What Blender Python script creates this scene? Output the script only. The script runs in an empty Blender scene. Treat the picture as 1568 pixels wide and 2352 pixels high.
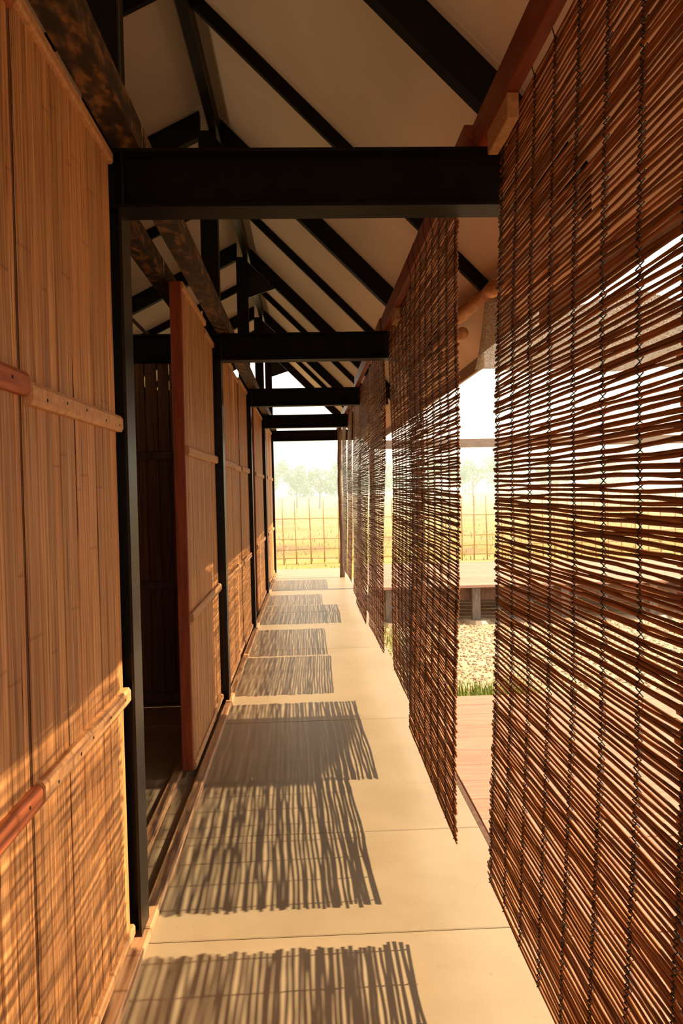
import bpy, math, random
from mathutils import Vector, Matrix
random.seed(7)
S = bpy.context.scene
C = S.collection

# ------------------------------------------------------------------ camera
F_PX, W_PX, H_PX = 1894.0, 1568, 2352
YAW, PITCH, ROLL = math.radians(2.4177), math.radians(-1.4435), 0.022
EYE = Vector((0, 0, 1.5))
fw = Vector((math.sin(YAW)*math.cos(PITCH), math.cos(YAW)*math.cos(PITCH), math.sin(PITCH)))
rt = Vector((math.cos(YAW), -math.sin(YAW), 0))
up = rt.cross(fw)
cr, sr = math.cos(ROLL), math.sin(ROLL)
R_ = rt*cr - up*sr
U_ = rt*sr + up*cr
cd = bpy.data.cameras.new('camera'); cam = bpy.data.objects.new('camera', cd); C.objects.link(cam)
cd.sensor_fit = 'VERTICAL'; cd.sensor_height = 22.3; cd.lens = F_PX/H_PX*22.3
cd.clip_start = 0.02; cd.clip_end = 2000
M = Matrix(((R_.x, U_.x, -fw.x, EYE.x), (R_.y, U_.y, -fw.y, EYE.y), (R_.z, U_.z, -fw.z, EYE.z), (0, 0, 0, 1)))
cam.matrix_world = M
S.camera = cam

# ------------------------------------------------------------------ sky, sun, exposure
wd = bpy.data.worlds.new('sky'); S.world = wd; wd.use_nodes = True
bg = wd.node_tree.nodes['Background']
bg.inputs[0].default_value = (1.0, 0.94, 0.84, 1); bg.inputs[1].default_value = 1.8
sd = bpy.data.lights.new('sun', 'SUN'); sun = bpy.data.objects.new('sun', sd); C.objects.link(sun)
sd.energy = 11.0; sd.color = (1.0, 0.73, 0.42); sd.angle = math.radians(0.55)
SUN_TAN = 0.74
sun.rotation_euler = Vector((-1.0, -0.02, -SUN_TAN)).to_track_quat('-Z', 'Y').to_euler()
sun.location = (8, 3, 8)
S.view_settings.view_transform = 'Standard'; S.view_settings.look = 'None'
S.view_settings.gamma = 1.0; S.view_settings.use_curve_mapping = False
S.view_settings.exposure = 0.0
S.cycles.max_bounces = 8; S.cycles.diffuse_bounces = 4; S.cycles.transparent_max_bounces = 12; S.cycles.volume_bounces = 2

# ------------------------------------------------------------------ materials
def mat(name):
    m = bpy.data.materials.new(name); m.use_nodes = True
    nt = m.node_tree
    return m, nt, nt.nodes['Principled BSDF']
def nd(nt, t, **kw):
    n = nt.nodes.new(t)
    for k, v in kw.items(): setattr(n, k, v)
    return n
def ramp(nt, stops):
    r = nd(nt, 'ShaderNodeValToRGB'); e = r.color_ramp.elements
    while len(e) < len(stops): e.new(0.5)
    for el, (p, c) in zip(e, stops): el.position = p; el.color = (*c, 1)
    return r
def noise_mat(name, stops, scale=(1, 1, 1), nscale=5.0, detail=4, rough=0.6, bump=0.0, bdist=0.01, rand=0.0, spec=0.3, metal=0.0, dist=0.0, nrough=0.55, second=None):
    """colour from a noise in world space (stretched by scale), shifted per object"""
    m, nt, b = mat(name); L = nt.links.new
    g = nd(nt, 'ShaderNodeNewGeometry'); oi = nd(nt, 'ShaderNodeObjectInfo')
    mp = nd(nt, 'ShaderNodeMapping'); mp.inputs['Scale'].default_value = scale
    L(g.outputs['Position'], mp.inputs['Vector'])
    ad = nd(nt, 'ShaderNodeVectorMath', operation='ADD'); ml = nd(nt, 'ShaderNodeMath', operation='MULTIPLY'); ml.inputs[1].default_value = 37.0
    L(oi.outputs['Random'], ml.inputs[0]); L(mp.outputs[0], ad.inputs[0])
    if rand > 0: L(ml.outputs[0], ad.inputs[1])
    n = nd(nt, 'ShaderNodeTexNoise'); n.inputs['Scale'].default_value = nscale; n.inputs['Detail'].default_value = detail
    n.inputs['Roughness'].default_value = nrough; n.inputs['Distortion'].default_value = dist
    L(ad.outputs[0], n.inputs['Vector'])
    r = ramp(nt, stops); L(n.outputs['Fac'], r.inputs['Fac'])
    col = r.outputs['Color']
    if second:   # (noise scale, stops) multiplied over it
        n2 = nd(nt, 'ShaderNodeTexNoise'); n2.inputs['Scale'].default_value = second[0]; n2.inputs['Detail'].default_value = 5
        L(g.outputs['Position'], n2.inputs['Vector'])
        r2 = ramp(nt, second[1]); L(n2.outputs['Fac'], r2.inputs['Fac'])
        mx = nd(nt, 'ShaderNodeMix', data_type='RGBA', blend_type='MULTIPLY'); mx.inputs['Factor'].default_value = 1
        L(col, mx.inputs['A']); L(r2.outputs['Color'], mx.inputs['B']); col = mx.outputs['Result']
    if rand > 0:
        hv = nd(nt, 'ShaderNodeHueSaturation')
        mr = nd(nt, 'ShaderNodeMapRange'); mr.inputs['To Min'].default_value = 1-rand; mr.inputs['To Max'].default_value = 1+rand
        L(oi.outputs['Random'], mr.inputs['Value']); L(mr.outputs[0], hv.inputs['Value']); L(col, hv.inputs['Color']); col = hv.outputs['Color']
    L(col, b.inputs['Base Color'])
    b.inputs['Roughness'].default_value = rough; b.inputs['Specular IOR Level'].default_value = spec; b.inputs['Metallic'].default_value = metal
    if bump > 0:
        bp = nd(nt, 'ShaderNodeBump'); bp.inputs['Strength'].default_value = bump; bp.inputs['Distance'].default_value = bdist
        L(n.outputs['Fac'], bp.inputs['Height']); L(bp.outputs[0], b.inputs['Normal'])
    return m

def bamboo_mat(name, lo, mid, hi, rand=0.18):
    m, nt, b = mat(name); L = nt.links.new
    g = nd(nt, 'ShaderNodeNewGeometry'); oi = nd(nt, 'ShaderNodeObjectInfo')
    ml = nd(nt, 'ShaderNodeMath', operation='MULTIPLY'); ml.inputs[1].default_value = 53.0; L(oi.outputs['Random'], ml.inputs[0])
    def streak(sc, ns, det):
        mp = nd(nt, 'ShaderNodeMapping'); mp.inputs['Scale'].default_value = sc; L(g.outputs['Position'], mp.inputs['Vector'])
        ad = nd(nt, 'ShaderNodeVectorMath', operation='ADD'); L(mp.outputs[0], ad.inputs[0]); L(ml.outputs[0], ad.inputs[1])
        n = nd(nt, 'ShaderNodeTexNoise'); n.inputs['Scale'].default_value = ns; n.inputs['Detail'].default_value = det; L(ad.outputs[0], n.inputs['Vector'])
        return n.outputs['Fac']
    a = streak((60, 60, 1.1), 2.2, 5)
    c = streak((38, 38, 0.45), 6.0, 2)
    r = ramp(nt, [(0.28, lo), (0.5, mid), (0.72, hi)]); L(a, r.inputs['Fac'])
    crack = ramp(nt, [(0.30, (0.18, 0.10, 0.06)), (0.36, (1, 1, 1))]); L(c, crack.inputs['Fac'])
    mx = nd(nt, 'ShaderNodeMix', data_type='RGBA', blend_type='MULTIPLY'); mx.inputs['Factor'].default_value = 1
    L(r.outputs['Color'], mx.inputs['A']); L(crack.outputs['Color'], mx.inputs['B'])
    # node rings: thin darker bands across the strip at object dependent heights
    sx = nd(nt, 'ShaderNodeSeparateXYZ'); L(g.outputs['Position'], sx.inputs[0])
    zz = nd(nt, 'ShaderNodeMath', operation='MULTIPLY_ADD'); zz.inputs[1].default_value = 1.15; L(sx.outputs['Z'], zz.inputs[0]); L(ml.outputs[0], zz.inputs[2])
    fr = nd(nt, 'ShaderNodeMath', operation='FRACT'); L(zz.outputs[0], fr.inputs[0])
    rr = ramp(nt, [(0.0, (0.62, 0.5, 0.42)), (0.006, (0.8, 0.7, 0.6)), (0.012, (1, 1, 1)), (1.0, (1, 1, 1))]); L(fr.outputs[0], rr.inputs['Fac'])
    mx2 = nd(nt, 'ShaderNodeMix', data_type='RGBA', blend_type='MULTIPLY'); mx2.inputs['Factor'].default_value = 0.8
    L(mx.outputs['Result'], mx2.inputs['A']); L(rr.outputs['Color'], mx2.inputs['B'])
    hv = nd(nt, 'ShaderNodeHueSaturation'); mr = nd(nt, 'ShaderNodeMapRange'); mr.inputs['To Min'].default_value = 1-rand; mr.inputs['To Max'].default_value = 1+rand
    L(oi.outputs['Random'], mr.inputs['Value']); L(mr.outputs[0], hv.inputs['Value']); L(mx2.outputs['Result'], hv.inputs['Color'])
    L(hv.outputs['Color'], b.inputs['Base Color'])
    b.inputs['Roughness'].default_value = 0.55; b.inputs['Specular IOR Level'].default_value = 0.3
    sm = nd(nt, 'ShaderNodeMath', operation='ADD'); L(a, sm.inputs[0]); L(crack.outputs['Color'], sm.inputs[1])
    bp = nd(nt, 'ShaderNodeBump'); bp.inputs['Strength'].default_value = 0.5; bp.inputs['Distance'].default_value = 0.004
    L(sm.outputs[0], bp.inputs['Height']); L(bp.outputs[0], b.inputs['Normal'])
    return m

MT = {}
MT['bamboo'] = bamboo_mat('split_bamboo', (0.25, 0.10, 0.032), (0.47, 0.215, 0.080), (0.63, 0.355, 0.155))
MT['shadebamboo'] = bamboo_mat('room_shade_bamboo', (0.07, 0.028, 0.010), (0.14, 0.058, 0.020), (0.20, 0.095, 0.036))  # same bamboo, colour darkened to paint in the shade of the rooms
MT['batten'] = noise_mat('batten_wood', [(0.3, (0.42, 0.20, 0.085)), (0.7, (0.60, 0.33, 0.155))], (8, 8, 8), 6, 5, 0.6, 0.3, 0.004, rand=0.12)
MT['redwood'] = noise_mat('red_stained_wood', [(0.3, (0.15, 0.025, 0.008)), (0.7, (0.28, 0.055, 0.016))], (18, 18, 1.5), 3, 5, 0.5, 0.2, 0.004, rand=0.1)
MT['redbatten'] = noise_mat('red_batten_wood', [(0.3, (0.26, 0.06, 0.02)), (0.7, (0.42, 0.12, 0.045))], (20, 2, 20), 3, 5, 0.55, 0.3, 0.004, rand=0.1)
MT['core'] = noise_mat('panel_core_board', [(0.3, (0.09, 0.035, 0.012)), (0.7, (0.16, 0.07, 0.025))], (20, 20, 1), 4, 3, 0.7)
MT['steel'] = noise_mat('black_painted_steel', [(0.3, (0.004, 0.003, 0.0026)), (0.7, (0.010, 0.0075, 0.006))], (1, 1, 1), 7, 5, 0.34, 0.04, 0.002, spec=0.32)
MT['dusty'] = noise_mat('dusty_black_steel', [(0.3, (0.004, 0.003, 0.0026)), (0.7, (0.011, 0.008, 0.006))], (1, 1, 1), 7, 5, 0.55, 0.04, 0.002, spec=0.10)
MT['rust'] = noise_mat('rusty_dark_steel', [(0.44, (0.020, 0.012, 0.007)), (0.54, (0.065, 0.030, 0.011)), (0.64, (0.20, 0.09, 0.027))], (1, 0.45, 1), 26, 10, 0.6, 0.15, 0.003, spec=0.35)
MT['cream'] = noise_mat('cream_ceiling_board', [(0.3, (0.53, 0.43, 0.33)), (0.7, (0.61, 0.50, 0.39))], (1, 1, 1), 1.3, 3, 0.7, spec=0.2)
MT['concrete'] = noise_mat('smoothed_concrete', [(0.25, (0.30, 0.232, 0.150)), (0.5, (0.345, 0.272, 0.18)), (0.75, (0.385, 0.305, 0.205))], (1, 1, 1), 2.2, 9, 0.42, 0.03, 0.004, rand=0.03, spec=0.5, nrough=0.62,
    second=(38.0, [(0.24, (0.80, 0.76, 0.70)), (0.34, (1, 1, 1))]))
MT['track'] = noise_mat('worn_track_wood', [(0.3, (0.30, 0.15, 0.075)), (0.55, (0.45, 0.26, 0.14)), (0.8, (0.58, 0.37, 0.22))], (14, 1.5, 14), 3, 6, 0.6, 0.3, 0.004, rand=0.08)
def slat_mat():
    m = noise_mat('brown_twig', [(0.25, (0.13, 0.040, 0.012)), (0.55, (0.26, 0.095, 0.029)), (0.8, (0.40, 0.17, 0.058))], (40, 2.5, 40), 3, 4, 0.55, 0.3, 0.002, rand=0.28, spec=0.3)
    return m
MT['slat'] = slat_mat()
MT['cord'] = noise_mat('navy_cord', [(0.3, (0.006, 0.012, 0.025)), (0.7, (0.014, 0.035, 0.06))], (1, 1, 1), 300, 2, 0.6, spec=0.3)
MT['rail'] = noise_mat('red_rail_wood', [(0.3, (0.17, 0.03, 0.008)), (0.7, (0.30, 0.062, 0.018))], (20, 1.2, 20), 3, 5, 0.45, 0.2, 0.003, rand=0.08)
MT['deck'] = noise_mat('pinkish_deck_board', [(0.3, (0.36, 0.20, 0.145)), (0.7, (0.48, 0.29, 0.21))], (1.5, 14, 14), 3, 5, 0.6, 0.15, 0.003, rand=0.08)
MT['darkwood'] = noise_mat('dark_timber', [(0.3, (0.07, 0.035, 0.022)), (0.7, (0.15, 0.075, 0.045))], (6, 6, 2), 5, 5, 0.6, 0.3, 0.004, rand=0.1)
MT['greywood'] = noise_mat('weathered_grey_timber', [(0.3, (0.10, 0.085, 0.07)), (0.7, (0.22, 0.18, 0.15))], (14, 14, 2), 4, 6, 0.75, 0.5, 0.006, rand=0.08)
MT['palepost'] = noise_mat('pale_grey_timber', [(0.3, (0.24, 0.19, 0.155)), (0.7, (0.33, 0.27, 0.22))], (2, 12, 12), 4, 5, 0.7, 0.2, 0.004)
MT['ground'] = noise_mat('dusty_ground', [(0.3, (0.40, 0.29, 0.18)), (0.5, (0.52, 0.41, 0.28)), (0.72, (0.62, 0.50, 0.36))], (1, 1, 1), 3, 8, 0.9, 0.4, 0.02, spec=0.1)
MT['stone'] = noise_mat('pale_gravel', [(0.3, (0.32, 0.24, 0.16)), (0.7, (0.58, 0.47, 0.35))], (1, 1, 1), 22, 3, 0.85, spec=0.15)
MT['field'] = noise_mat('dry_yellow_field', [(0.30, (0.28, 0.19, 0.12)), (0.45, (0.32, 0.28, 0.10)), (0.58, (0.36, 0.30, 0.15)), (0.75, (0.29, 0.30, 0.09))], (1, 0.55, 1), 0.33, 7, 0.95, spec=0.05)
MT['grass'] = noise_mat('green_grass', [(0.3, (0.10, 0.17, 0.03)), (0.7, (0.25, 0.30, 0.06))], (1, 1, 1), 9, 3, 0.7, spec=0.2)
MT['drygrass'] = noise_mat('dry_field_grass', [(0.3, (0.42, 0.29, 0.16)), (0.5, (0.45, 0.38, 0.14)), (0.7, (0.38, 0.38, 0.12))], (1, 1, 1), 0.8, 4, 0.8, spec=0.1)
MT['fence'] = noise_mat('pale_bamboo_cane', [(0.3, (0.42, 0.24, 0.10)), (0.7, (0.58, 0.38, 0.18))], (2, 2, 2), 6, 4, 0.6, rand=0.1, spec=0.3)
MT['leaf'] = noise_mat('tree_leaf', [(0.3, (0.05, 0.12, 0.05)), (0.7, (0.13, 0.22, 0.09))], (1, 1, 1), 0.9, 3, 0.7, rand=0.2, spec=0.2)
MT['bark'] = noise_mat('grey_brown_bark', [(0.3, (0.13, 0.09, 0.065)), (0.7, (0.28, 0.21, 0.16))], (10, 10, 2), 5, 6, 0.85, 0.6, 0.008, spec=0.15)
MT['log'] = noise_mat('peeled_log', [(0.3, (0.36, 0.19, 0.09)), (0.7, (0.58, 0.35, 0.19))], (6, 2, 6), 7, 6, 0.7, 0.5, 0.008, rand=0.1, spec=0.2)
MT['whitepole'] = noise_mat('white_painted_pole', [(0.3, (0.7, 0.7, 0.68)), (0.7, (0.8, 0.8, 0.78))], (1, 1, 1), 2, 2, 0.6)
def net_mat():
    m, nt, b = mat('grey_shade_net'); L = nt.links.new
    g = nd(nt, 'ShaderNodeNewGeometry')
    v = nd(nt, 'ShaderNodeTexVoronoi'); v.inputs['Scale'].default_value = 75; L(g.outputs['Position'], v.inputs['Vector'])
    r = ramp(nt, [(0.2, (0.10, 0.075, 0.055)), (0.6, (0.30, 0.235, 0.175))]); L(v.outputs['Distance'], r.inputs['Fac'])
    L(r.outputs['Color'], b.inputs['Base Color']); b.inputs['Roughness'].default_value = 0.85; b.inputs['Specular IOR Level'].default_value = 0.1
    tl = nd(nt, 'ShaderNodeBsdfTranslucent'); L(r.outputs['Color'], tl.inputs['Color'])
    mx = nd(nt, 'ShaderNodeMixShader'); mx.inputs[0].default_value = 0.5
    L(b.outputs[0], mx.inputs[1]); L(tl.outputs[0], mx.inputs[2])
    tr = nd(nt, 'ShaderNodeBsdfTransparent'); mx2 = nd(nt, 'ShaderNodeMixShader')
    hole = ramp(nt, [(0.60, (0, 0, 0)), (0.62, (1, 1, 1))]); w2 = nd(nt, 'ShaderNodeTexVoronoi'); w2.inputs['Scale'].default_value = 330; L(g.outputs['Position'], w2.inputs['Vector'])
    L(w2.outputs['Distance'], hole.inputs['Fac']); L(hole.outputs['Color'], mx2.inputs[0]); L(mx.outputs[0], mx2.inputs[1]); L(tr.outputs[0], mx2.inputs[2]); mx = mx2
    L(mx.outputs[0], nt.nodes['Material Output'].inputs['Surface'])
    return m
MT['net'] = net_mat()

# ------------------------------------------------------------------ mesh helpers
class MB:
    def __init__(s): s.v = []; s.f = []
    def add(s, vs, fs):
        o = len(s.v); s.v += [tuple(v) for v in vs]; s.f += [tuple(i+o for i in f) for f in fs]; return s
    def box(s, x0, x1, y0, y1, z0, z1, b=0.004):
        """box with chamfered edges"""
        b = min(b, (x1-x0)*0.45, (y1-y0)*0.45, (z1-z0)*0.45)
        X, Y, Z = (x0, x1), (y0, y1), (z0, z1); vs = []; idx = {}
        sg = (1, -1)
        for i in (0, 1):
            for j in (0, 1):
                for k in (0, 1):
                    for a in range(3):
                        p = [X[i] + sg[i]*b, Y[j] + sg[j]*b, Z[k] + sg[k]*b]
                        p[a] = (X[i], Y[j], Z[k])[a]
                        idx[(i, j, k, a)] = len(vs); vs.append(p)
        fs = []
        def I(i, j, k, a): return idx[(i, j, k, a)]
        for a in range(3):
            o = [q for q in range(3) if q != a]
            for e in (0, 1):
                q = []
                for m, n in ((0, 0), (1, 0), (1, 1), (0, 1)):
                    t = [0, 0, 0]; t[a] = e; t[o[0]] = m; t[o[1]] = n; q.append(I(*t, a))
                fs.append(q)
        for a in range(3):       # edges along axis a
            o = [q for q in range(3) if q != a]
            for m in (0, 1):
                for n in (0, 1):
                    q = []
                    for e, w in ((0, o[0]), (1, o[0]), (1, o[1]), (0, o[1])):
                        t = [0, 0, 0]; t[a] = e; t[o[0]] = m; t[o[1]] = n; q.append(I(*t, w))
                    fs.append(q)
        for i in (0, 1):
            for j in (0, 1):
                for k in (0, 1): fs.append((I(i, j, k, 0), I(i, j, k, 1), I(i, j, k, 2)))
        return s.add(vs, fs)
    def prism(s, prof, p0, p1, ux, uy):
        """2D profile extruded from p0 to p1; ux, uy the profile's axes"""
        p0, p1, ux, uy = map(Vector, (p0, p1, ux, uy)); n = len(prof)
        vs = [p0 + ux*a + uy*b for a, b in prof] + [p1 + ux*a + uy*b for a, b in prof]
        fs = [(i, (i+1) % n, n+(i+1) % n, n+i) for i in range(n)] + [tuple(range(n-1, -1, -1)), tuple(range(n, 2*n))]
        return s.add(vs, fs)
    def tube(s, pts, rad, n=6, cap=True):
        pts = [Vector(p) for p in pts]; rings = []; vs = []
        for i, p in enumerate(pts):
            t = (pts[min(i+1, len(pts)-1)] - pts[max(i-1, 0)]).normalized()
            a = Vector((0, 0, 1)) if abs(t.z) < 0.9 else Vector((0, 1, 0))
            u = t.cross(a).normalized(); w = t.cross(u)
            r = rad[i] if isinstance(rad, (list, tuple)) else rad
            for k in range(n):
                an = 2*math.pi*k/n; vs.append(p + u*(math.cos(an)*r) + w*(math.sin(an)*r))
        fs = []
        for i in range(len(pts)-1):
            for k in range(n):
                fs.append((i*n+k, i*n+(k+1) % n, (i+1)*n+(k+1) % n, (i+1)*n+k))
        if cap: fs += [tuple(range(n-1, -1, -1)), tuple(range((len(pts)-1)*n, len(pts)*n))]
        return s.add(vs, fs)
    def mesh(s, name, m, smooth=False):
        me = bpy.data.meshes.new(name); me.from_pydata(s.v, [], s.f); me.materials.append(MT[m]); me.validate()
        import bmesh
        bm = bmesh.new(); bm.from_mesh(me); bmesh.ops.recalc_face_normals(bm, faces=bm.faces); bm.to_mesh(me); bm.free()
        if smooth: me.polygons.foreach_set('use_smooth', [True]*len(me.polygons))
        return me
    def build(s, name, m, parent=None, smooth=False, org=None):
        if org is None and parent is not None: org = ORG[parent.name]
        if org is not None: s.v = [(a-org[0], b-org[1], c-org[2]) for a, b, c in s.v]
        o = bpy.data.objects.new(name, s.mesh(name, m, smooth)); C.objects.link(o)
        if parent is not None:
            o.parent = parent; ORG[o.name] = org
        else:
            if org is not None: o.location = org
            ORG[o.name] = org or (0, 0, 0)
        return o
ORG = {}
def place(me, name, parent, loc, rot=(0, 0, 0), scale=(1, 1, 1)):
    o = bpy.data.objects.new(name, me); C.objects.link(o)
    org = ORG[parent.name] if parent is not None else (0, 0, 0)
    o.parent = parent; o.location = (loc[0]-org[0], loc[1]-org[1], loc[2]-org[2]); o.rotation_euler = rot; o.scale = scale
    return o
def tag(o, label=None, cat=None, group=None, kind=None):
    if label: o['label'] = label
    if cat: o['category'] = cat
    if group: o['group'] = group
    if kind: o['kind'] = kind
    return o
def thing(name, loc, label, cat, group=None):
    o = bpy.data.objects.new(name, None); C.objects.link(o); o.location = loc; o.empty_display_size = 0.1
    ORG[o.name] = tuple(loc); return tag(o, label, cat, group)
def struct(o): o['kind'] = 'structure'; return o
rnd = random.uniform

# ------------------------------------------------------------------ layout numbers (metres; corridor runs along +Y)
POSTS = [-0.35, 2.80, 5.93, 9.05, 12.12, 15.2]
ORD = ['one behind the camera', 'nearest of the row', 'second of the row', 'third of the row', 'fourth of the row', 'fifth and farthest']
BEAM0, BEAM1 = 2.44, 2.63
PX = -0.64                      # centre line of posts and ridge
FLOOR_END = 16.1; FLOOR_R = 0.73; GZ = -0.6
ROOF = 3.45; CEIL = 3.45 + 0.17  # rafter underside z = ROOF - X ; ceiling underside z = CEIL - X
EAVE = 1.21; LEAVE = -4.5; LS = 0.5   # left slope is shallower
Y0 = -6.0                        # back end of what is built

# ------------------------------------------------------------------ the setting
g = MB(); g.add([(-60, -30, GZ), (60, -30, GZ), (60, 20, GZ), (-60, 20, GZ)], [(0, 1, 2, 3)])
struct(g.build('ground', 'ground'))
f = MB(); f.add([(-150, 20, GZ), (150, 20, GZ), (150, 420, GZ), (-150, 420, GZ)], [(0, 1, 2, 3)])
struct(f.build('field', 'field'))
fl = bpy.data.objects.new('floor', None); C.objects.link(fl); struct(fl); ORG['floor'] = (0, 0, 0)
MB().box(-4.0, FLOOR_R-0.01, Y0, FLOOR_END-0.01, GZ, -0.05, 0.01).build('plinth', 'concrete', fl)
cuts = [Y0, -2.1, 0.35, 2.755, 3.59, 5.37, 7.85, 10.3, 12.75, FLOOR_END]
for a, b in zip(cuts, cuts[1:]):
    MB().box(-4.0, FLOOR_R, a+0.003, b-0.003, -0.05, 0.0, 0.003).build('slab', 'concrete', fl)

# ceiling: cream boards on both slopes
ce = bpy.data.objects.new('ceiling', None); C.objects.link(ce); struct(ce); ORG['ceiling'] = (0, 0, 0)
RY = sorted(POSTS + [(a+b)/2 for a, b in zip(POSTS, POSTS[1:])])
edges = [Y0] + RY + [16.0]
T = 0.02*1.414
for a, b in zip(edges, edges[1:]):
    for side in (0, 1):
        if side == 0: q = [(PX, CEIL-PX), (EAVE, CEIL-EAVE), (EAVE, CEIL-EAVE+T), (PX, CEIL-PX+T)]
        else: q = [(PX-0.002, CEIL-PX), (LEAVE, CEIL-PX+LS*(LEAVE-PX)), (LEAVE, CEIL-PX+LS*(LEAVE-PX)+T), (PX-0.002, CEIL-PX+T)]
        MB().prism(q, (0, a+0.002, 0), (0, b-0.002, 0), (1, 0, 0), (0, 0, 1)).build('ceiling_board', 'cream', ce)

# left outer wall of the rooms (low, open above)
wl = bpy.data.objects.new('wall_left', None); C.objects.link(wl); struct(wl); ORG['wall_left'] = (0, 0, 0)
y = Y0+0.01
while y < 15.9:
    w = rnd(0.28, 0.42); MB().box(-3.22, -3.20+rnd(0, .008), y, min(y+w-0.004, 15.95), 0.0, 2.0, 0.004).build('board', 'bamboo', wl); y += w

wb = bpy.data.objects.new('wall_back', None); C.objects.link(wb); struct(wb); ORG['wall_back'] = (0, 0, 0)
x = -3.18
while x < 0.7:
    w = rnd(0.2, 0.3); MB().box(x, min(x+w-0.004, 0.72), Y0+0.01, Y0+0.03, 0.0, 2.6, 0.003).build('board', 'bamboo', wb); x += w

# ------------------------------------------------------------------ steel frame
def hsec(w, h, t, tw):
    """H profile: flanges of width w at +-h/2"""
    a, b = w/2, h/2
    return [(-a, -b), (a, -b), (a, -b+t), (tw/2, -b+t), (tw/2, b-t), (a, b-t), (a, b), (-a, b), (-a, b-t), (-tw/2, b-t), (-tw/2, -b+t), (-a, -b+t)]
GP = 'black steel posts along the left wall'; GB = 'black steel tie beams'; GK = 'black steel king posts'
for i, y in enumerate(POSTS):
    n = ORD[i]
    p = thing('steel_post', (PX, y, 0), f'black steel post in the left wall, {n}', 'post', GP)
    MB().prism(hsec(0.13, 0.12, 0.009, 0.008), (PX, y, 0.006), (PX, y, BEAM0), (0, 1, 0), (1, 0, 0)).build('column', 'steel', p)
    MB().box(PX-0.065, PX+0.062, y-0.066, y+0.066, 0.0, 0.006, 0.001).build('base_plate', 'steel', p)
    b = thing('tie_beam', (0, y, BEAM0), f'black steel I-beam crossing overhead, {n}', 'beam', GB)
    MB().prism(hsec(0.13, BEAM1-BEAM0, 0.011, 0.008), (-3.3, y, (BEAM0+BEAM1)/2), (0.92, y, (BEAM0+BEAM1)/2), (0, 1, 0), (0, 0, 1)).build('beam', 'dusty', b)
    for sx in (-0.705, -0.575):
        MB().box(sx-0.004, sx+0.004, y-0.062, y-0.006, BEAM0+0.012, BEAM1-0.012, 0.001).build('stiffener', 'steel', b)
    k = thing('king_post', (PX, y, BEAM1), f'black steel king post rising to the ridge, {n}', 'post', GK)
    MB().box(PX-0.06, PX+0.06, y-0.055, y+0.055, BEAM1, 4.05, 0.005).build('upright', 'dusty', k)
    MB().add([(PX+0.05, y-0.006, 3.62), (PX+0.05, y+0.006, 3.62), (PX+0.36, y-0.006, 3.72), (PX+0.36, y+0.006, 3.72), (PX+0.05, y-0.006, 4.02), (PX+0.05, y+0.006, 4.02)],
             [(0, 2, 4), (1, 5, 3), (0, 1, 3, 2), (2, 3, 5, 4), (4, 5, 1, 0)]).build('gusset', 'steel', k)
rb = MB().box(PX+0.015, PX+0.085, Y0, 15.9, 4.052, 4.165, 0.005).build('ridge_beam', 'steel', org=(PX, 0, 4.052))
tag(rb, 'black steel ridge beam running along the roof peak', 'beam')
# rafters
GR = 'black rafters under the cream ceiling'
def rafter(name, y, w, d, side, label):
    zt = lambda x: (CEIL - x) if side == 0 else (CEIL - PX + LS*(x - PX))
    xa = PX + 0.088 if side == 0 else PX - 0.06; xb = EAVE-0.2 if side == 0 else LEAVE+0.05
    dd = d*1.414 if side == 0 else d*1.12*1.35
    q = [(xa, zt(xa)-dd), (xb, zt(xb)-dd), (xb, zt(xb)-0.001), (xa, zt(xa)-0.001)]
    m = MB(); m.prism(q, (0, y-w/2, 0), (0, y+w/2, 0), (1, 0, 0), (0, 0, 1))
    o = m.build(name, 'dusty', org=(xa, y, zt(xa)))
    tag(o, label, 'rafter', GR)
WORDS = ['first', 'second', 'third', 'fourth', 'fifth', 'sixth', 'seventh', 'eighth', 'ninth', 'tenth', 'eleventh', 'twelfth']
kk = 0
for i, y in enumerate(RY):
    thick = any(abs(y-p) < 0.01 for p in POSTS)
    if y < -0.2: nm = 'behind the camera'
    else: nm = f'{WORDS[kk]} from the near end'; kk += 1
    for side in (0, 1):
        sl = 'right' if side == 0 else 'left'
        rafter('rafter', y+0.08, 0.075 if thick else 0.04, 0.12 if thick else 0.065, side,
               f'{"thick" if thick else "thin"} black rafter on the {sl} roof slope, {nm}')
# longitudinal channels over the beams on both sides of the posts
def channel(x0, x1, label, m, ya, yb):
    z0 = BEAM1; h = 0.095; t = 0.006
    prof = [(x0, z0), (x1, z0), (x1, z0+h), (x1-0.03, z0+h), (x1-0.03, z0+h-t), (x1-t, z0+h-t), (x1-t, z0+t), (x0+t, z0+t), (x0+t, z0+h), (x0, z0+h)]
    o = MB().prism(prof, (0, ya, 0), (0, yb, 0), (1, 0, 0), (0, 0, 1)).build('steel_channel', m, org=((x0+x1)/2, ya, z0))
    tag(o, label, 'channel', 'steel channels above the door panels')
nm = ['nearest bay, above the big door panels', 'second bay, above the open doorway', 'third bay', 'fourth bay', 'fifth and farthest bay']
for i, (a, b) in enumerate(zip(POSTS, POSTS[1:])):
    channel(-0.605, -0.515, f'rusty brown channel on the beams, corridor side, {nm[i]}', 'rust', a+0.005, b-0.005)
    channel(-0.80, -0.712, f'dark channel on the beams, room side, {nm[i]}', 'rust', a+0.005, b-0.005)
# eave boards
for i, (a, b) in enumerate(((Y0, 4.2), (5.6, 15.95))):
    o = MB().box(EAVE+0.001, EAVE+0.024, a, b, CEIL-EAVE-0.09, CEIL-EAVE+0.02, 0.003).build('fascia_board', 'palepost', org=(EAVE, a, 2.35))
    tag(o, ['brown eave board above the nearest blinds', 'brown eave board along the far roof edge'][i], 'board', 'eave boards')

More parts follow.
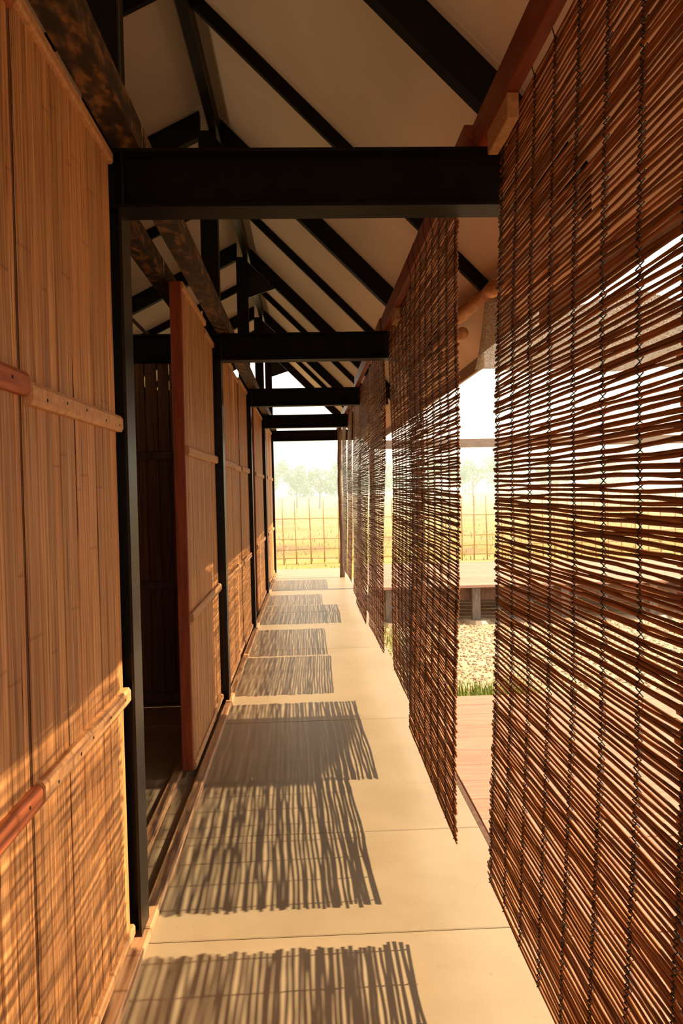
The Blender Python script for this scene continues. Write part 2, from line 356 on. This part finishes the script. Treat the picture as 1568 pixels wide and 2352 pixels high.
# ------------------------------------------------------------------ floor tracks of the sliding doors
GT = 'wooden door tracks on the floor'
bays = list(zip(POSTS, POSTS[1:]))
bn = ['nearest stretch beside the big door panels', 'second stretch across the open doorway', 'third stretch', 'fourth stretch', 'fifth and farthest stretch']
for i, (a, b) in enumerate(bays):
    a2, b2 = a+0.0, b-0.01
    o = MB().box(-0.612, -0.560, a2+0.0, b2, 0, 0.032, 0.006).build('door_track', 'track', org=(-0.59, a2, 0)); o.rotation_euler.z = rnd(-.002, .002)
    tag(o, f'worn wooden floor rail on the corridor side, {bn[i]}', 'door track', GT)
    o = MB().box(-0.745, -0.692, a+0.07, b-0.075, 0, 0.028, 0.006).build('door_track', 'track', org=(-0.72, a, 0))
    tag(o, f'worn wooden floor rail on the room side, {bn[i]}', 'door track', GT)

# ------------------------------------------------------------------ bamboo door panels
def strip_mesh(k):
    """one flattened split of bamboo: unit width along Y, unit height along Z, outer face towards +X, uneven edges"""
    r = random.Random(100+k); rows = 12; m = MB(); vs = []; fs = []
    e0 = [r.uniform(0, 0.05) for _ in range(rows+1)]; e1 = [r.uniform(0, 0.05) for _ in range(rows+1)]
    for j in range(rows+1):
        z = j/rows; bow = r.uniform(-0.0008, 0.0008)
        a, b = e0[j], 1-e1[j]
        for t, x in ((0, 0.0), (0.03, 0.004), (0.5, 0.0065), (0.97, 0.004), (1, 0.0)):
            vs.append((x+bow if 0 < t < 1 else x, a+(b-a)*t, z))
    for j in range(rows):
        for c in range(4): fs.append((j*5+c, j*5+c+1, (j+1)*5+c+1, (j+1)*5+c))
    fs.append((4, 3, 2, 1, 0)); n = rows*5; fs.append((n, n+1, n+2, n+3, n+4))
    m.add(vs, fs); return m.mesh('bamboo_strip', 'bamboo')
STRIPS = [strip_mesh(k) for k in range(7)]
SHADESTRIPS = [m_.copy() for m_ in STRIPS]
for m_ in SHADESTRIPS: m_.materials[0] = MT['shadebamboo']  # partition strips get the bamboo with room shade in its colour
BATTEN = None
def batten(parent, x, y0, y1, z, h, d, m, name='batten'):
    """half-round split bamboo / wood batten"""
    prof = [(0, -h/2), (d*0.72, -h/2), (d, -h*0.30), (d, h*0.30), (d*0.72, h/2), (0, h/2)]
    sg = MB(); n = 5
    for s_ in range(1):
        sg.prism(prof, (x, y0, z), (x, y1, z+rnd(-.004, .004)), (1, 0, 0), (0, 0, 1))
    return sg.build(name, m, parent)
def door_panel(y0, y1, xf, ztop, label, m_batten='batten', stile=True, z0=0.036, group='bamboo sliding door panels', topb=True, zb=(1.74, 0.84), nails=False):
    p = thing('sliding_door_panel', (xf-0.03, y0, z0), label, 'door panel', group)
    xb = xf-0.062
    MB().box(xb+0.012, xf-0.008, y0+(0.03 if stile else 0.001), y1-0.001, z0, ztop-0.004, 0.003).build('core_board', 'core', p)
    if stile:
        MB().box(xb, xf-0.001, y0, y0+0.034, z0, ztop, 0.004).build('stile', 'redwood', p)
    ys = y0 + (0.034 if stile else 0.003)
    while ys < y1-0.004:
        w = min(rnd(0.045, 0.095), y1-0.002-ys)
        if y1-0.002-(ys+w) < 0.02: w = y1-0.002-ys
        place(random.choice(STRIPS), 'bamboo_strip', p, (xf-0.0075+rnd(0, .002), ys, z0+0.002), (rnd(-.0012, .0012), 0, 0), (1, w*1.0, ztop-z0-0.006))
        ys += w + (rnd(0.002, 0.005) if random.random() < 0.28 else 0)
    for z in zb:
        zz = z+rnd(-.01, .01); bt = batten(p, xf-0.004, y0+0.012, y1+0.012, zz, 0.052, 0.023, m_batten)
        if nails:
            for k in range(5):
                yn = y0+0.08+(y1-y0-0.14)*(k+rnd(-.2, .2))/4; zn = zz+rnd(-.008, .008)
                MB().tube([(xf+0.015, yn, zn), (xf+0.0205, yn, zn)], [0.0035, 0.0042], 7).build('nail', 'steel', bt)
    batten(p, xf-0.004, y0+0.012, y1-0.002, z0+0.026, 0.04, 0.018, m_batten, 'bottom_batten')
    if topb: batten(p, xf-0.004, y0+0.012, y1+0.004, ztop-0.02, 0.04, 0.016, m_batten, 'top_batten')
    return p
door_panel(-2.9, -1.6, -0.632, 2.60, 'bamboo door panel behind the camera', stile=False)
door_panel(-0.25, 0.84, -0.632, 2.60, 'bamboo door panel at the near left, behind the frame edge', stile=False)
door_panel(0.845, 1.828, -0.617, 2.60, 'leftmost bamboo door panel, its crosswise battens stained dark red', 'redbatten', stile=False, nails=True)
door_panel(1.832, 2.725, -0.612, 2.615, 'large bamboo door panel beside the nearest black post, pale battens', stile=False, nails=True)
door_panel(4.36, 5.34, -0.628, 2.615, 'slid-back bamboo door panel with a red-brown end stile at the open doorway')
door_panel(5.345, 5.86, -0.634, 2.57, 'narrow bamboo door panel between the open door and the second post', stile=False)
door_panel(6.01, 7.22, -0.620, 2.61, 'bamboo door panel just beyond the second black post', stile=False)
door_panel(7.225, 7.92, -0.632, 2.59, 'middle bamboo door panel of the three in the third bay', stile=False)
door_panel(7.925, 8.975, -0.622, 2.61, 'bamboo door panel just before the third black post', stile=False)
door_panel(10.15, 12.04, -0.622, 2.60, 'far bamboo door panel with a dark red end stile, fourth bay')
door_panel(13.2, 14.25, -0.622, 2.60, 'farthest bay bamboo door panel with a dark stile')
door_panel(14.255, 15.12, -0.615, 2.60, 'last bamboo door panel at the corridor end', stile=False)

o = MB().tube([(-1.1, 3.0+0.5*k, BEAM1+0.014+0.002*math.sin(k)) for k in range(18)], 0.012, 8).build('thin_pole', 'palepost', smooth=True, org=(-1.1, 3.0, BEAM1))
tag(o, 'thin pale pole lying on the beams above the dark room', 'pole')
o = MB().add([(-0.333, 4.30, 0), (-0.318, 4.296, 0), (-0.312, 4.309, 0), (-0.327, 4.315, 0), (-0.324, 4.305, 0.010)], [(0, 1, 4), (1, 2, 4), (2, 3, 4), (3, 0, 4), (3, 2, 1, 0)]).build('pebble', 'stone', org=(-0.32, 4.3, 0))
tag(o, 'small pale pebble lying in the blind shadow on the floor', 'pebble')
# partitions between the rooms (face the camera through the doorway)
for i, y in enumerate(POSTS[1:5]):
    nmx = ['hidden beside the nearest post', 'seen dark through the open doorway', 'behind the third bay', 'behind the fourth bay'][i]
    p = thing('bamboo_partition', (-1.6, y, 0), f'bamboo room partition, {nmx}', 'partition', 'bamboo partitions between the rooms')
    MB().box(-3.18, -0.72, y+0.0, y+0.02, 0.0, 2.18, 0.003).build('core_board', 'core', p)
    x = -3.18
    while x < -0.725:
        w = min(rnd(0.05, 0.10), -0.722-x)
        o = place(random.choice(SHADESTRIPS), 'bamboo_strip', p, (x+w, y-0.004, 0.004), (0, 0, -math.pi/2), (1, w*rnd(.93, 1.0), 2.43))
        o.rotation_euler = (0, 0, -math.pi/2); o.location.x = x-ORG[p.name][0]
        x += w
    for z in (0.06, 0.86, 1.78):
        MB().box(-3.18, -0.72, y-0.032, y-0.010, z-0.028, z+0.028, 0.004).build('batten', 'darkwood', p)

# ------------------------------------------------------------------ rails carrying the blinds
GRL = 'red wooden rails above the blinds'
RAILX = [0.615, 0.585, 0.575, 0.60, 0.60]
for i, (a, b) in enumerate(bays):
    o = MB().box(RAILX[i]-0.02, RAILX[i]+0.02, a+0.02 if i else Y0, b+0.015, BEAM1, BEAM1+0.11, 0.004).build('blind_rail', 'rail', org=(RAILX[i], a, BEAM1))
    tag(o, f'red stained wooden rail holding the blinds, {["nearest bay", "second bay", "third bay", "fourth bay", "farthest bay"][i]}', 'rail', GRL)
for i, (x, ya, yb) in enumerate(((0.615, 2.36, 2.62), (0.585, 5.1, 5.3))):
    o = MB().box(x-0.016, x+0.018, ya, yb, BEAM1-0.075, BEAM1, 0.003).build('wood_cleat', 'batten', org=(x, ya, BEAM1-0.075))
    tag(o, ['tan wooden cleat under the red rail beside the nearest beam', 'small tan cleat under the second red rail'][i], 'cleat', 'cleats under the rails')

# ------------------------------------------------------------------ twig blinds
def slat_mesh(k, length, segs=16):
    r = random.Random(500+k); m = MB(); n = 6; vs = []; fs = []
    h = r.uniform(0.0034, 0.0050); zx = 0; zz = 0
    a = r.uniform(-0.012, 0.012); b = length + r.uniform(-0.014, 0.014)
    ph = r.uniform(0, 6); ph2 = r.uniform(0, 6)
    for j in range(segs+1):
        t = j/segs; y_ = a+(b-a)*t
        zz = 0.0021*math.sin(ph+t*7.0) + 0.0013*math.sin(ph2+t*17) + r.uniform(-.0010, .0010)
        xx = 0.0012*math.sin(ph2+t*9) + r.uniform(-.0006, .0006)
        hh = h*r.uniform(0.86, 1.14); dd = 0.0030*r.uniform(0.8, 1.15)
        tw = r.uniform(-.25, .25)
        for q in range(n):
            an = 2*math.pi*(q+0.5)/n
            cx, cz = math.cos(an)*dd*1.15, math.sin(an)*hh*1.15
            vs.append((xx+cx*math.cos(tw)-cz*math.sin(tw), y_, zz+cx*math.sin(tw)+cz*math.cos(tw)))
    for j in range(segs):
        for q in range(n): fs.append((j*n+q, j*n+(q+1) % n, (j+1)*n+(q+1) % n, (j+1)*n+q))
    fs += [tuple(range(n-1, -1, -1)), tuple(range(segs*n, segs*n+n))]
    m.add(vs, fs); return m
def blind(label, y0, y1, xt, xb, zt, zb0, zb1, fine=True, ncord=8, pitch=0.0130, segs=16, bulge=0.0, seed=1):
    """twig blind from y0 (near end) to y1; zb0 / zb1 bottom height at the near / far end"""
    r = random.Random(seed); p = thing('twig_blind', (xt, y0, zb0), label, 'blind', 'hanging twig blinds')
    L = y1-y0; H = zt-(zb0+zb1)/2; N = int(H/pitch); tilt_b = math.atan2(zb1-zb0, L)
    d = [r.uniform(0.74, 1.3) for _ in range(N)]; sm = sum(d); rows = []; c = 0
    for i in range(N):
        c += d[i]; f_ = c/sm; z = zt - H*f_
        x = xt + (xb-xt)*f_**1.2 + bulge*math.sin(f_*math.pi) + 0.006*math.sin(f_*9+seed)
        tl = tilt_b*f_ + r.uniform(-.0022, .0022); yw = 0.004*math.sin(f_*7+seed*2) + r.uniform(-.002, .002)
        rows.append((x, z, tl, yw, r.uniform(-.008, .008)))
    ym = (y0+y1)/2
    if fine:
        MS = [slat_mesh(seed*40+k, L, segs).mesh('slat', 'slat', True) for k in range(14)]
        for me in MS: me.transform(Matrix.Translation((0, -L/2, 0)))
        for (x, z, tl, yw, dy) in rows:
            place(r.choice(MS), 'slat', p, (x, ym+dy, z), (tl + (math.pi if r.random() < .5 else 0), 0, yw))
    else:
        al = MB(); vr = [slat_mesh(seed*40+k, L, segs) for k in range(10)]
        for (x, z, tl, yw, dy) in rows:
            v = r.choice(vr); vs = [(x+a+yw*(b-L/2), ym+dy+b-L/2, z+c+tl*(b-L/2)) for a, b, c in v.v]
            al.add(vs, v.f)
        o = al.build('slats', 'slat', p, True); o['kind'] = 'stuff'
    sd_ = 4 if fine else 3; cr_ = 0.0019 if fine else 0.0018
    for k in range(ncord):
        yk = y0 + 0.035 + (L-0.07)*k/(ncord-1) - ym
        cm = MB()
        for sgn in (-1, 1):
            pts = []
            for i, (x, z, tl, yw, dy) in enumerate(rows):
                xx = x + yw*yk*-1; zc = z + tl*yk
                j = r.uniform(-.0012, .0012)
                pts.append((xx+sgn*0.0062, ym+yk+j-0.0026*sgn, zc))
                if i < N-1:
                    z2 = rows[i+1][1] + rows[i+1][2]*yk
                    pts.append((xx+sgn*0.0004, ym+yk+j+0.0026*sgn, (zc+z2)/2))
            cm.tube(pts, cr_, sd_, False)
        cm.build('cord', 'cord', p)
        # tie up to the rail
        x, z, tl, yw, dy = rows[0]
        tm = MB(); tm.tube([(x, ym+yk, z-0.02), (x-0.012, ym+yk+0.004, z+0.03), (x-0.018, ym+yk-0.003, zt+0.05), (x-0.012, ym+yk, zt+0.09)], 0.0016, 4)
        tm.build('tie', 'cord', p)
    return p
ZT = 2.655
blind('twig blind at the right edge of the picture, overlapping the next one', 0.02, 1.405, 0.682, 0.612, ZT, 0.22, 0.23, seed=1)
blind('nearest large twig blind, filling the right side of the picture', 1.295, 2.685, 0.652, 0.58, ZT, 0.20, 0.205, seed=2)
blind('second twig blind from the camera, its lower near corner hanging lowest', 2.95, 4.30, 0.567, 0.52, 2.625, 0.21, 0.25, seed=3, ncord=8)
blind('third twig blind, partly overlapped by the second one', 4.25, 5.86, 0.618, 0.60, ZT, 0.195, 0.22, seed=4, ncord=9)
blind('fourth twig blind, in the third bay, near half', 6.10, 7.52, 0.604, 0.545, 2.625, 0.29, 0.27, False, seed=5, segs=9)
blind('fifth twig blind, in the third bay, far half', 7.57, 9.02, 0.61, 0.52, 2.625, 0.27, 0.27, False, seed=6, segs=8)
blind('sixth twig blind, near half of the fourth bay', 9.38, 10.93, 0.64, 0.60, ZT, 0.17, 0.17, False, seed=7, segs=6, ncord=6)
blind('seventh twig blind, far half of the fourth bay', 10.95, 12.07, 0.63, 0.58, ZT, 0.29, 0.29, False, seed=8, segs=6, ncord=6)
blind('eighth and farthest twig blind, next to the crooked pole', 12.7, 14.1, 0.64, 0.60, ZT, 0.22, 0.22, False, seed=9, segs=6, ncord=6)

# crooked pole at the far end
pm = MB(); pts = []; rr_ = random.Random(3)
for j in range(15):
    t = j/14; pts.append((0.60+0.012*math.sin(t*7)+rr_.uniform(-.004, .004), 14.35+0.01*math.sin(t*5), t*BEAM1-0.0+0.0))
pm.tube(pts, [0.048-0.014*j/14+rr_.uniform(-.002, .002) for j in range(15)], 9)
tag(pm.build('crooked_pole', 'bark', smooth=True, org=(0.6, 14.35, 0)), 'crooked grey wooden pole standing at the far end of the corridor', 'pole')

# logs under the eave
def log(pts, r0, r1, label, seed):
    rg = random.Random(seed); m = MB(); out = []; n = 12
    P = [Vector(p) for p in pts]
    for j in range(n+1):
        t = j/n*(len(P)-1); i = min(int(t), len(P)-2); q = P[i].lerp(P[i+1], t-i)
        out.append(q + Vector((rg.uniform(-.006, .006), 0, rg.uniform(-.006, .006))))
    m.tube(out, [r0+(r1-r0)*j/n+rg.uniform(-.002, .003) for j in range(n+1)], 9)
    o = m.build('log', 'log', smooth=True, org=tuple(out[0])); tag(o, label, 'log', 'logs under the eave')
log([(1.06, 3.3, 2.40), (1.0, 4.3, 2.535), (0.965, 5.3, 2.575)], 0.045, 0.04, 'pale peeled log lying under the eave, between two blinds', 11)
log([(1.0, 5.15, 2.47), (0.97, 5.5, 2.50), (0.92, 6.0, 2.52)], 0.04, 0.035, 'short pale log end below the other log, at the shade net', 12)

# shade net
nm_ = MB(); NU, NV = 72, 16; A, B_, Cc, D = Vector((0.96, 4.32, 2.47)), Vector((1.15, 5.52, 2.285)), Vector((3.42, 5.55, 2.29)), Vector((3.42, 4.25, 2.53))
vs = []; fs = []
for j in range(NV+1):
    for i in range(NU+1):
        u, v = i/NU, j/NV
        q = (A*(1-u)+D*u)*(1-v) + (B_*(1-u)+Cc*u)*v
        wv = 0.045*math.sin(u*2.4/0.30*2*math.pi*0.5+0.6*math.sin(v*2)) * (1-0.55*v)
        vs.append((q.x, q.y, q.z + wv*0.8 - 0.06*math.sin(math.pi*v)))
for j in range(NV):
    for i in range(NU):
        a = j*(NU+1)+i; fs.append((a, a+1, a+NU+2, a+NU+1))
nm_.add(vs, fs)
no = nm_.build('shade_net', 'net', smooth=True, org=(1, 5, 2.4))
so = no.modifiers.new('thick', 'SOLIDIFY'); so.thickness = 0.003
tag(no, 'grey-brown woven shade net sagging in folds below the eave', 'shade net')

# ------------------------------------------------------------------ deck beside the corridor
dk = bpy.data.objects.new('deck', None); C.objects.link(dk); struct(dk); ORG['deck'] = (0, 0, 0)
MB().box(FLOOR_R+0.004, FLOOR_R+0.03, Y0, 6.06, -0.16, -0.012, 0.003).build('edge_board', 'darkwood', dk)
y = Y0; dm = MB().box(0, 2.5, 0, 0.243, 0, 0.03, 0.003).mesh('plank', 'deck')
while y < 5.9:
    place(dm, 'plank', dk, (FLOOR_R+0.034+rnd(0, .004), y, -0.045+rnd(-.0015, .0015))); y += 0.249
MB().box(3.1, 3.2, Y0, 6.0, -0.2, -0.046, 0.004).build('joist', 'darkwood', dk)
MB().box(0.9, 1.0, Y0, 6.0, -0.2, -0.046, 0.004).build('joist', 'darkwood', dk)
for yy in (-5, -1.5, 1.0, 3.4, 5.8):
    MB().box(3.1, 3.2, yy, yy+0.1, GZ, -0.2, 0.004).build('support', 'darkwood', dk)
    MB().box(0.9, 1.0, yy, yy+0.1, GZ, -0.2, 0.004).build('support', 'darkwood', dk)

# far platform
pf = thing('platform', (1.0, 12.6, GZ), 'pale wooden platform raised on posts beyond the gravel', 'platform')
y = 12.6; pmsh = MB().box(0, 6.4, 0, 0.40, 0, 0.035, 0.003).mesh('plank', 'deck')
while y < 16.6:
    place(pmsh, 'plank', pf, (0.95+rnd(0, .01), y, -0.035+rnd(-.002, .002))); y += 0.407
MB().box(0.95, 7.35, 12.78, 12.86, -0.25, -0.036, 0.005).build('front_beam', 'darkwood', pf)
MB().box(0.95, 7.35, 16.3, 16.38, -0.25, -0.036, 0.005).build('rear_beam', 'darkwood', pf)
for xx in (1.25, 2.60, 4.0, 5.4, 6.8):
    for yy in (12.72, 16.25):
        MB().box(xx-0.065, xx+0.065, yy-0.06, yy+0.06, GZ+0.06, -0.037, 0.006).build('post', 'greywood', pf)
        MB().tube([(xx, yy, GZ), (xx, yy, GZ+0.06)], [0.24, 0.2], 14).build('footing', 'concrete', pf)
# canopy beam over the platform
cb = thing('canopy_beam', (1.0, 12.7, 0), 'long pale grey horizontal beam on posts above the far platform', 'beam')
MB().box(1.0, 7.0, 12.62, 12.72, 2.135, 2.265, 0.005).build('beam', 'palepost', cb)
for xx in (1.02, 6.9): MB().box(xx-0.04, xx+0.04, 12.63, 12.71, 0.003, 2.135, 0.004).build('post', 'palepost', cb)

# bamboo fence
fe = thing('bamboo_fence', (0, 24, GZ), 'pale bamboo fence of thin uprights and rails in front of the field', 'fence')
fp = MB().tube([(0, 0, 0), (0.004, 0, 0.6), (-0.004, 0, 1.25), (0.003, 0, 1.85)], [0.02, 0.018, 0.017, 0.015], 6).mesh('upright', 'fence', True)
x = -3.9; q = 0
while x < 13:
    place(fp, 'upright', fe, (x+rnd(-.03, .03), 24+rnd(-.02, .02), GZ), (rnd(-.02, .02), rnd(-.02, .02), 0), (1, 1, rnd(0.97, 1.06))); x += 0.40
for z in (0.72, 0.14, -0.17, -0.43):
    xs = [-4+0.9*k for k in range(20)]
    MB().tube([(a, 23.97, z+rnd(-.015, .015)) for a in xs], 0.012, 5).build('rail', 'fence', fe, True)

# ------------------------------------------------------------------ gravel, grass
def scatter_stones(n):
    m = MB(); r = random.Random(21)
    for i in range(n):
        x, y_ = r.uniform(0.85, 6.5), r.uniform(6.6, 12.6)
        s_ = r.uniform(0.012, 0.034); an = r.uniform(0, 6.28)
        base = [(math.cos(an+k*1.257)*s_*r.uniform(.7, 1.2), math.sin(an+k*1.257)*s_*r.uniform(.7, 1.2)) for k in range(5)]
        vs = [(x+a, y_+b, GZ-0.004) for a, b in base] + [(x+a*0.62, y_+b*0.62, GZ+s_*r.uniform(.4, .7)) for a, b in base]
        m.add(vs, [(k, (k+1) % 5, 5+(k+1) % 5, 5+k) for k in range(5)] + [(5, 6, 7, 8, 9)])
    return m
o = scatter_stones(9000).build('gravel', 'stone', org=(3, 9, GZ)); tag(o, 'pale gravel strewn between the deck and the platform', 'gravel', kind='stuff')
def blades(areas, hmin, hmax, w, seed):
    m = MB(); r = random.Random(seed)
    for (x0, x1, y0, y1, n) in areas:
        for i in range(n):
            x, y_ = r.uniform(x0, x1), r.uniform(y0, y1); h = r.uniform(hmin, hmax); a = r.uniform(0, 6.28); l = r.uniform(.1, .6)*h
            dx, dy = math.cos(a), math.sin(a); px, py = -dy*w, dx*w
            m.add([(x-px, y_-py, GZ-.01), (x+px, y_+py, GZ-.01), (x+dx*l*.35+px*.7, y_+dy*l*.35+py*.7, GZ+h*.6), (x+dx*l*.35-px*.7, y_+dy*l*.35-py*.7, GZ+h*.6), (x+dx*l, y_+dy*l, GZ+h)], [(0, 1, 2, 3), (3, 2, 4)])
    return m
o = blades([(0.8, 4, 6.3, 7.2, 900), (1.35, 2.2, 7.3, 8.3, 1300), (0.9, 1.3, 9.5, 12.0, 260)], 0.08, 0.22, 0.005, 5).build('grass', 'grass', org=(2, 7, GZ)); tag(o, 'green grass growing at the far edge of the deck', 'grass', kind='stuff')
o = blades([(-9, 16, 18.5, 40, 1700), (-12, 25, 40, 70, 900)], 0.05, 0.2, 0.022, 6).build('field_grass', 'drygrass', org=(0, 30, GZ)); tag(o, 'dry yellow grass covering the field behind the fence', 'grass', kind='stuff')

# ------------------------------------------------------------------ far trees and poles
def tree(x, y_, h, w, label, seed):
    r = random.Random(seed); t = thing('tree', (x, y_, GZ), label, 'tree', 'hazy trees beyond the field')
    tr = MB(); tr.tube([(x, y_, GZ), (x+r.uniform(-.1, .1), y_, GZ+h*.35), (x+r.uniform(-.2, .2), y_, GZ+h*.7)], [0.16, 0.11, 0.05], 7)
    for k in range(4):
        a = r.uniform(0, 6.28); tr.tube([(x, y_, GZ+h*.35), (x+math.cos(a)*w*.3, y_+math.sin(a)*w*.3, GZ+h*r.uniform(.55, .75))], [0.07, 0.03], 5)
    tr.build('trunk', 'bark', t, True)
    m = MB(); cl = [(r.uniform(-.5, .5)*w, r.uniform(-.5, .5)*w, h*r.uniform(.38, .86), r.uniform(.16, .30)*w) for _ in range(12)]
    for (cx, cy, cz, cr0) in cl:
        for i in range(170):
            d = Vector((r.gauss(0, 1), r.gauss(0, 1), r.gauss(0, 1))).normalized()*cr0*r.random()**.4
            c0 = Vector((x+cx, y_+cy, GZ+cz))+d; u = Vector((r.gauss(0, 1), r.gauss(0, 1), r.gauss(0, 1))).normalized(); v = u.orthogonal().normalized(); s_ = r.uniform(.10, .2)
            m.add([c0-u*s_, c0+v*s_*.5, c0+u*s_, c0-v*s_*.5], [(0, 1, 2, 3)])
    o = m.build('crown', 'leaf', t)
TX = [(-4.6, 98, 6.6, 4.6, 'hazy tree at the left of the far row, beside the door edge'), (-1.2, 107, 5.8, 4.2, 'hazy tree second from the left of the far row'),
      (1.6, 101, 5.2, 4.0, 'lower hazy tree behind the middle of the fence'), (4.6, 97, 5.4, 4.4, 'hazy tree seen beside the crooked pole'),
      (8.6, 104, 6.2, 4.8, 'hazy tree seen in the gap between two far blinds'), (12.8, 96, 5.6, 4.5, 'hazy tree hidden mostly by the third blind'),
      (16.4, 104, 5.9, 4.6, 'hazy tree behind the second blind'), (20.0, 98, 6.4, 5.0, 'hazy tree left in the gap between the two nearest blinds'),
      (24.4, 105, 6.6, 5.2, 'hazy tree right in the gap between the two nearest blinds'), (29.8, 97, 6.0, 5.0, 'hazy tree seen through the nearest large blind'), (36, 99, 6.0, 5.0, 'hazy tree at the right end of the far row')]
for i, a in enumerate(TX): tree(*a, seed=60+i)
for i, (x, h) in enumerate(((-2.5, 2.9), (-1.9, 3.2), (-1.4, 2.5))):
    o = MB().tube([(x, 86, GZ), (x, 86, GZ+h)], [0.07, 0.05], 8).build('white_pole', 'whitepole', org=(x, 86, GZ))
    tag(o, ['leftmost of three thin white poles before the far trees', 'tallest thin white pole before the far trees', 'rightmost and shortest thin white pole before the far trees'][i], 'pole', 'white poles in the field')

# haze over the far field
hz = MB().box(-90, 90, 26, 150, GZ+0.02, 30, 0.1)
hm, nt, b = mat('morning_haze'); nt.nodes.remove(b)
vsn = nd(nt, 'ShaderNodeVolumeScatter'); vsn.inputs['Density'].default_value = 0.009; vsn.inputs['Color'].default_value = (0.62, 0.88, 1, 1); vsn.inputs['Anisotropy'].default_value = 0.2
nt.links.new(vsn.outputs[0], nt.nodes['Material Output'].inputs['Volume']); MT['haze'] = hm
o = hz.build('haze', 'haze', org=(0, 90, 0)); tag(o, 'pale morning haze lying over the far field and trees', 'haze', kind='stuff')
